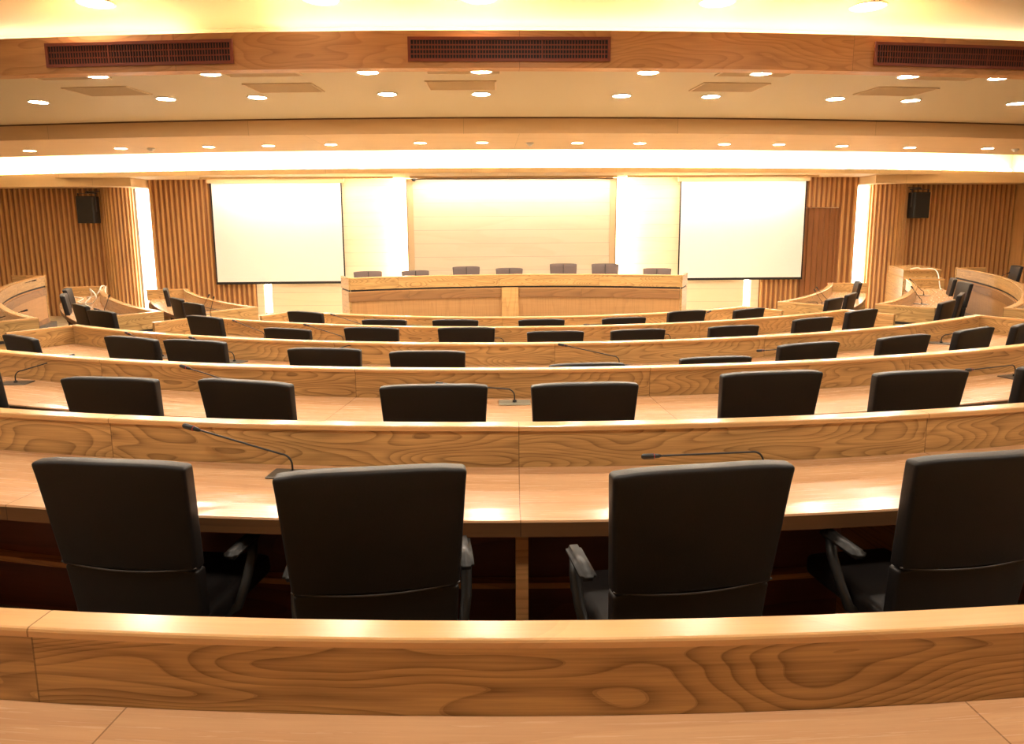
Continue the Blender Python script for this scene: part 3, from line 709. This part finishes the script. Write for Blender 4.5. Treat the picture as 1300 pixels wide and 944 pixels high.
# ------------------------------------------------------------ microphones
def make_mic(name, az, rise, L, head=.07, plate='plate', stem=.07, r=.0042):
    """gooseneck leaning towards azimuth az (local), rise = extra height gained along L"""
    t = thing(name, 'x', 'microphone', (0, 0, 0), 0, 'x')
    mb = MB(); mb.box(-.095, .095, -.055, .055, 0, .008); mb.build('base_plate', M[plate], t, bevel=.003)
    dx, dy = cos(az), sin(az); pts = []
    # stem then bend then long arm
    pts += [(0, 0, .006), (0, 0, stem*.6)]
    for k in range(1, 8):
        q = k/7*pi/2; rr = .045
        pts.append((dx*rr*(1-cos(q)), dy*rr*(1-cos(q)), stem*.6+rr*sin(q)))
    z1 = stem*.6+.045; Lr = L-.045
    for k in range(1, 7): pts.append((dx*(.045+Lr*k/6), dy*(.045+Lr*k/6), z1+rise*k/6))
    mb = MB(); tube(mb, pts, r, 8); mb.build('gooseneck', M['cableb'], t)
    e = Vector(pts[-1]); d = (Vector(pts[-1])-Vector(pts[-2])).normalized()
    mb = MB(); tube(mb, [e-d*.012, e, e+d*.018, e+d*.022, e+d*(head-.008), e+d*head], .01, 10, radii=[.005, .0085, .0095, .0115, .0115, .007]); hd = mb.build('microphone_head', M['plastic'], t)
    mb = MB(); tube(mb, [e+d*.0185, e+d*.0215], .0118, 10); mb.build('indicator_ring', M['red'], hd)
    mb = MB(); tube(mb, [(0, 0, .008), (0, 0, .02)], .012, 10); mb.build('collar', M['cableb'], t)
    return t
micL = make_mic('gooseneck_microphone', pi-.10, .085, .42)
micL2 = make_mic('gooseneck_microphone', pi+.05, .005, .45)
micR = make_mic('gooseneck_microphone', .25, .07, .30)
micP = make_mic('gooseneck_microphone', pi, .03, .40, plate='platep')
micF = make_mic('gooseneck_microphone', -pi*.55, .16, .26)
LAB = {}
def mic(pr, i, th, lab, group, rz=None, dr=.19, c=None, Rf=None, z=None):
    c = c or CTR[i]; Rf = Rf or ringR(i); th = D(th); x, y = arc_pt(c, Rf(th)+dr, th)
    o = pr if pr['label'] == 'x' else copy_tree(pr)
    o.location = (x, y, (ROW[i][2] if z is None else z)-.18); o.rotation_euler = (0, 0, th if rz is None else rz)
    o['label'] = lab; o['group'] = group
g = 'gooseneck microphones on the curved rows'
mic(micL, 1, -7.2, 'gooseneck microphone behind the two left chairs of the nearest full row', g)
mic(micL2, 1, 3.55, 'gooseneck microphone lying level behind the third large chair', g)
mic(micR, 2, -23.0, 'gooseneck microphone at the far left of the second row, head rightward', g, rz=D(2))
mic(micL, 2, -11.9, 'gooseneck microphone behind second chair from left in the second row', g)
mic(micP, 2, -2.0, 'gooseneck microphone on pale plate between two centre chairs of the second row', g)
mic(micL2, 2, 19.1, 'gooseneck microphone at the right edge of the second row', g)
mic(micL, 3, -24.0, 'gooseneck microphone behind second chair from left in third row', g)
mic(micL, 3, -18.6, 'gooseneck microphone behind third chair from left in third row', g)
mic(micR, 3, -13.5, 'gooseneck microphone between fourth and fifth chairs of the third row', g, rz=D(-2))
mic(micL, 3, 3.9, 'gooseneck microphone above the low centre chair of the third row', g)
mic(micL2, 3, 15.6, 'gooseneck microphone behind the eighth chair of the third row', g)
mic(micR, 3, 27.3, 'gooseneck microphone right of the tenth seat in third row, head rightward', g, rz=D(-38))
mic(micL, 4, -24.2, 'gooseneck microphone between first two chairs of the fourth row', g)
mic(micL, 4, -16.3, 'gooseneck microphone left of the third chair in the fourth row', g)
mic(micL2, 4, -2.6, 'gooseneck microphone right of the centre chair in the fourth row', g)
mic(micL2, 4, 11.5, 'gooseneck microphone right of the sixth chair in the fourth row', g)
mic(micL, 5, -20.5, 'gooseneck microphone left of second chair in the front row', g)
mic(micL2, 5, -12.5, 'gooseneck microphone between second and third chairs in the front row', g)
mic(micL2, 5, -4.6, 'gooseneck microphone between third and fourth chairs in the front row', g)
mic(micL2, 5, 11.6, 'gooseneck microphone left of the fifth chair in the front row', g)
mic(micR, 5, 21.5, 'gooseneck microphone left of the rightmost chair in the front row', g)
g = 'gooseneck microphones on the side desks'
for i, th, pr, rz, l in ((5, -56.2, micF, .9, 'microphone at the middle of the left innermost side desk'), (5, -52.3, micF, .7, 'microphone right of its neighbour on the left innermost side desk'), (5, -45.8, micL, 0, 'microphone near the end panel of the left innermost side desk'),
        (5, 58.8, micF, -.9, 'farthest microphone on the right innermost side desk'), (5, 54.9, micF, -.7, 'middle microphone on the right innermost side desk'), (5, 52.4, micL2, 0, 'nearest microphone on the right innermost side desk'),
        (4, -56.8, micF, .9, 'upright microphone amid white cables on the left middle side desk'), (4, -45.5, micL, 0, 'slanting microphone near the end of the left middle side desk'),
        (4, 58, micF, -.9, 'near microphone on the right middle side desk'), (4, 70, micF, -1.2, 'far microphone on the right middle side desk'),
        (3, -49.5, micR, 0, 'microphone at the left picture edge on the outermost side desk'), (3, 86, micR, 0, 'microphone on the right outermost side desk before the fluted wall'), (3, -88, micR, 0, 'microphone on the left outermost side desk before the fluted wall')):
    mic(pr, i, th, l, g, rz=rz)
for mm in (micL, micL2, micR, micP, micF): assert mm['label'] != 'x'

# loose cables on the middle side desks
def cable(pts, lab, mk, r=.006):
    P = [Vector(p) for p in pts]; Q = []
    for k in range(len(P)-1):
        p0, p1, p2, p3 = P[max(k-1, 0)], P[k], P[k+1], P[min(k+2, len(P)-1)]
        for s in range(8):
            u = s/8; Q.append(.5*((2*p1)+(p2-p0)*u+(2*p0-5*p1+4*p2-p3)*u*u+(3*p1-p0-3*p2+p3)*u**3))
    Q.append(P[-1]); mb = MB(); tube(mb, Q, r, 6); tag(mb.build('cable', M[mk]), lab, 'cable')
def on(i, th, dr, z): 
    x, y = arc_pt(CTR[i], ringR(i)(D(th))+dr, D(th)); return (x, y, z)
ds = ROW[4][2]-.18+.008; cp = ROW[4][2]+.008
cable([on(4, -80, .55, ds), on(4, -77, .35, ds), on(4, -72, .40, ds), on(4, -68, .22, ds+.02), on(4, -66, .16, ds+.15), on(4, -69, .22, ds+.24), on(4, -72, .2, ds+.1), on(4, -70, .3, ds), on(4, -64, .25, ds)], 'tangled white cable on the left middle side desk', 'cablew', .011)
cable([on(4, -78, .30, ds), on(4, -74, .12, ds+.1), on(4, -76, .05, cp+.03), on(4, -79, .04, cp+.01), on(4, -80.3, .03, cp)], 'white cable looped over the cap of the left middle side desk', 'cablew', .012)
cable([on(4, 82.9, .12, 1.21), on(4, 83.0, .25, 1.23), on(4, 83.2, .33, 1.21), on(4, 83.1, .52, 1.21), on(4, 82.2, .60, 1.14), on(4, 80.0, .60, ds+.02), on(4, 79.0, .60, ds)], 'white cable trailing over the end of the right middle side desk', 'cablew', .010)
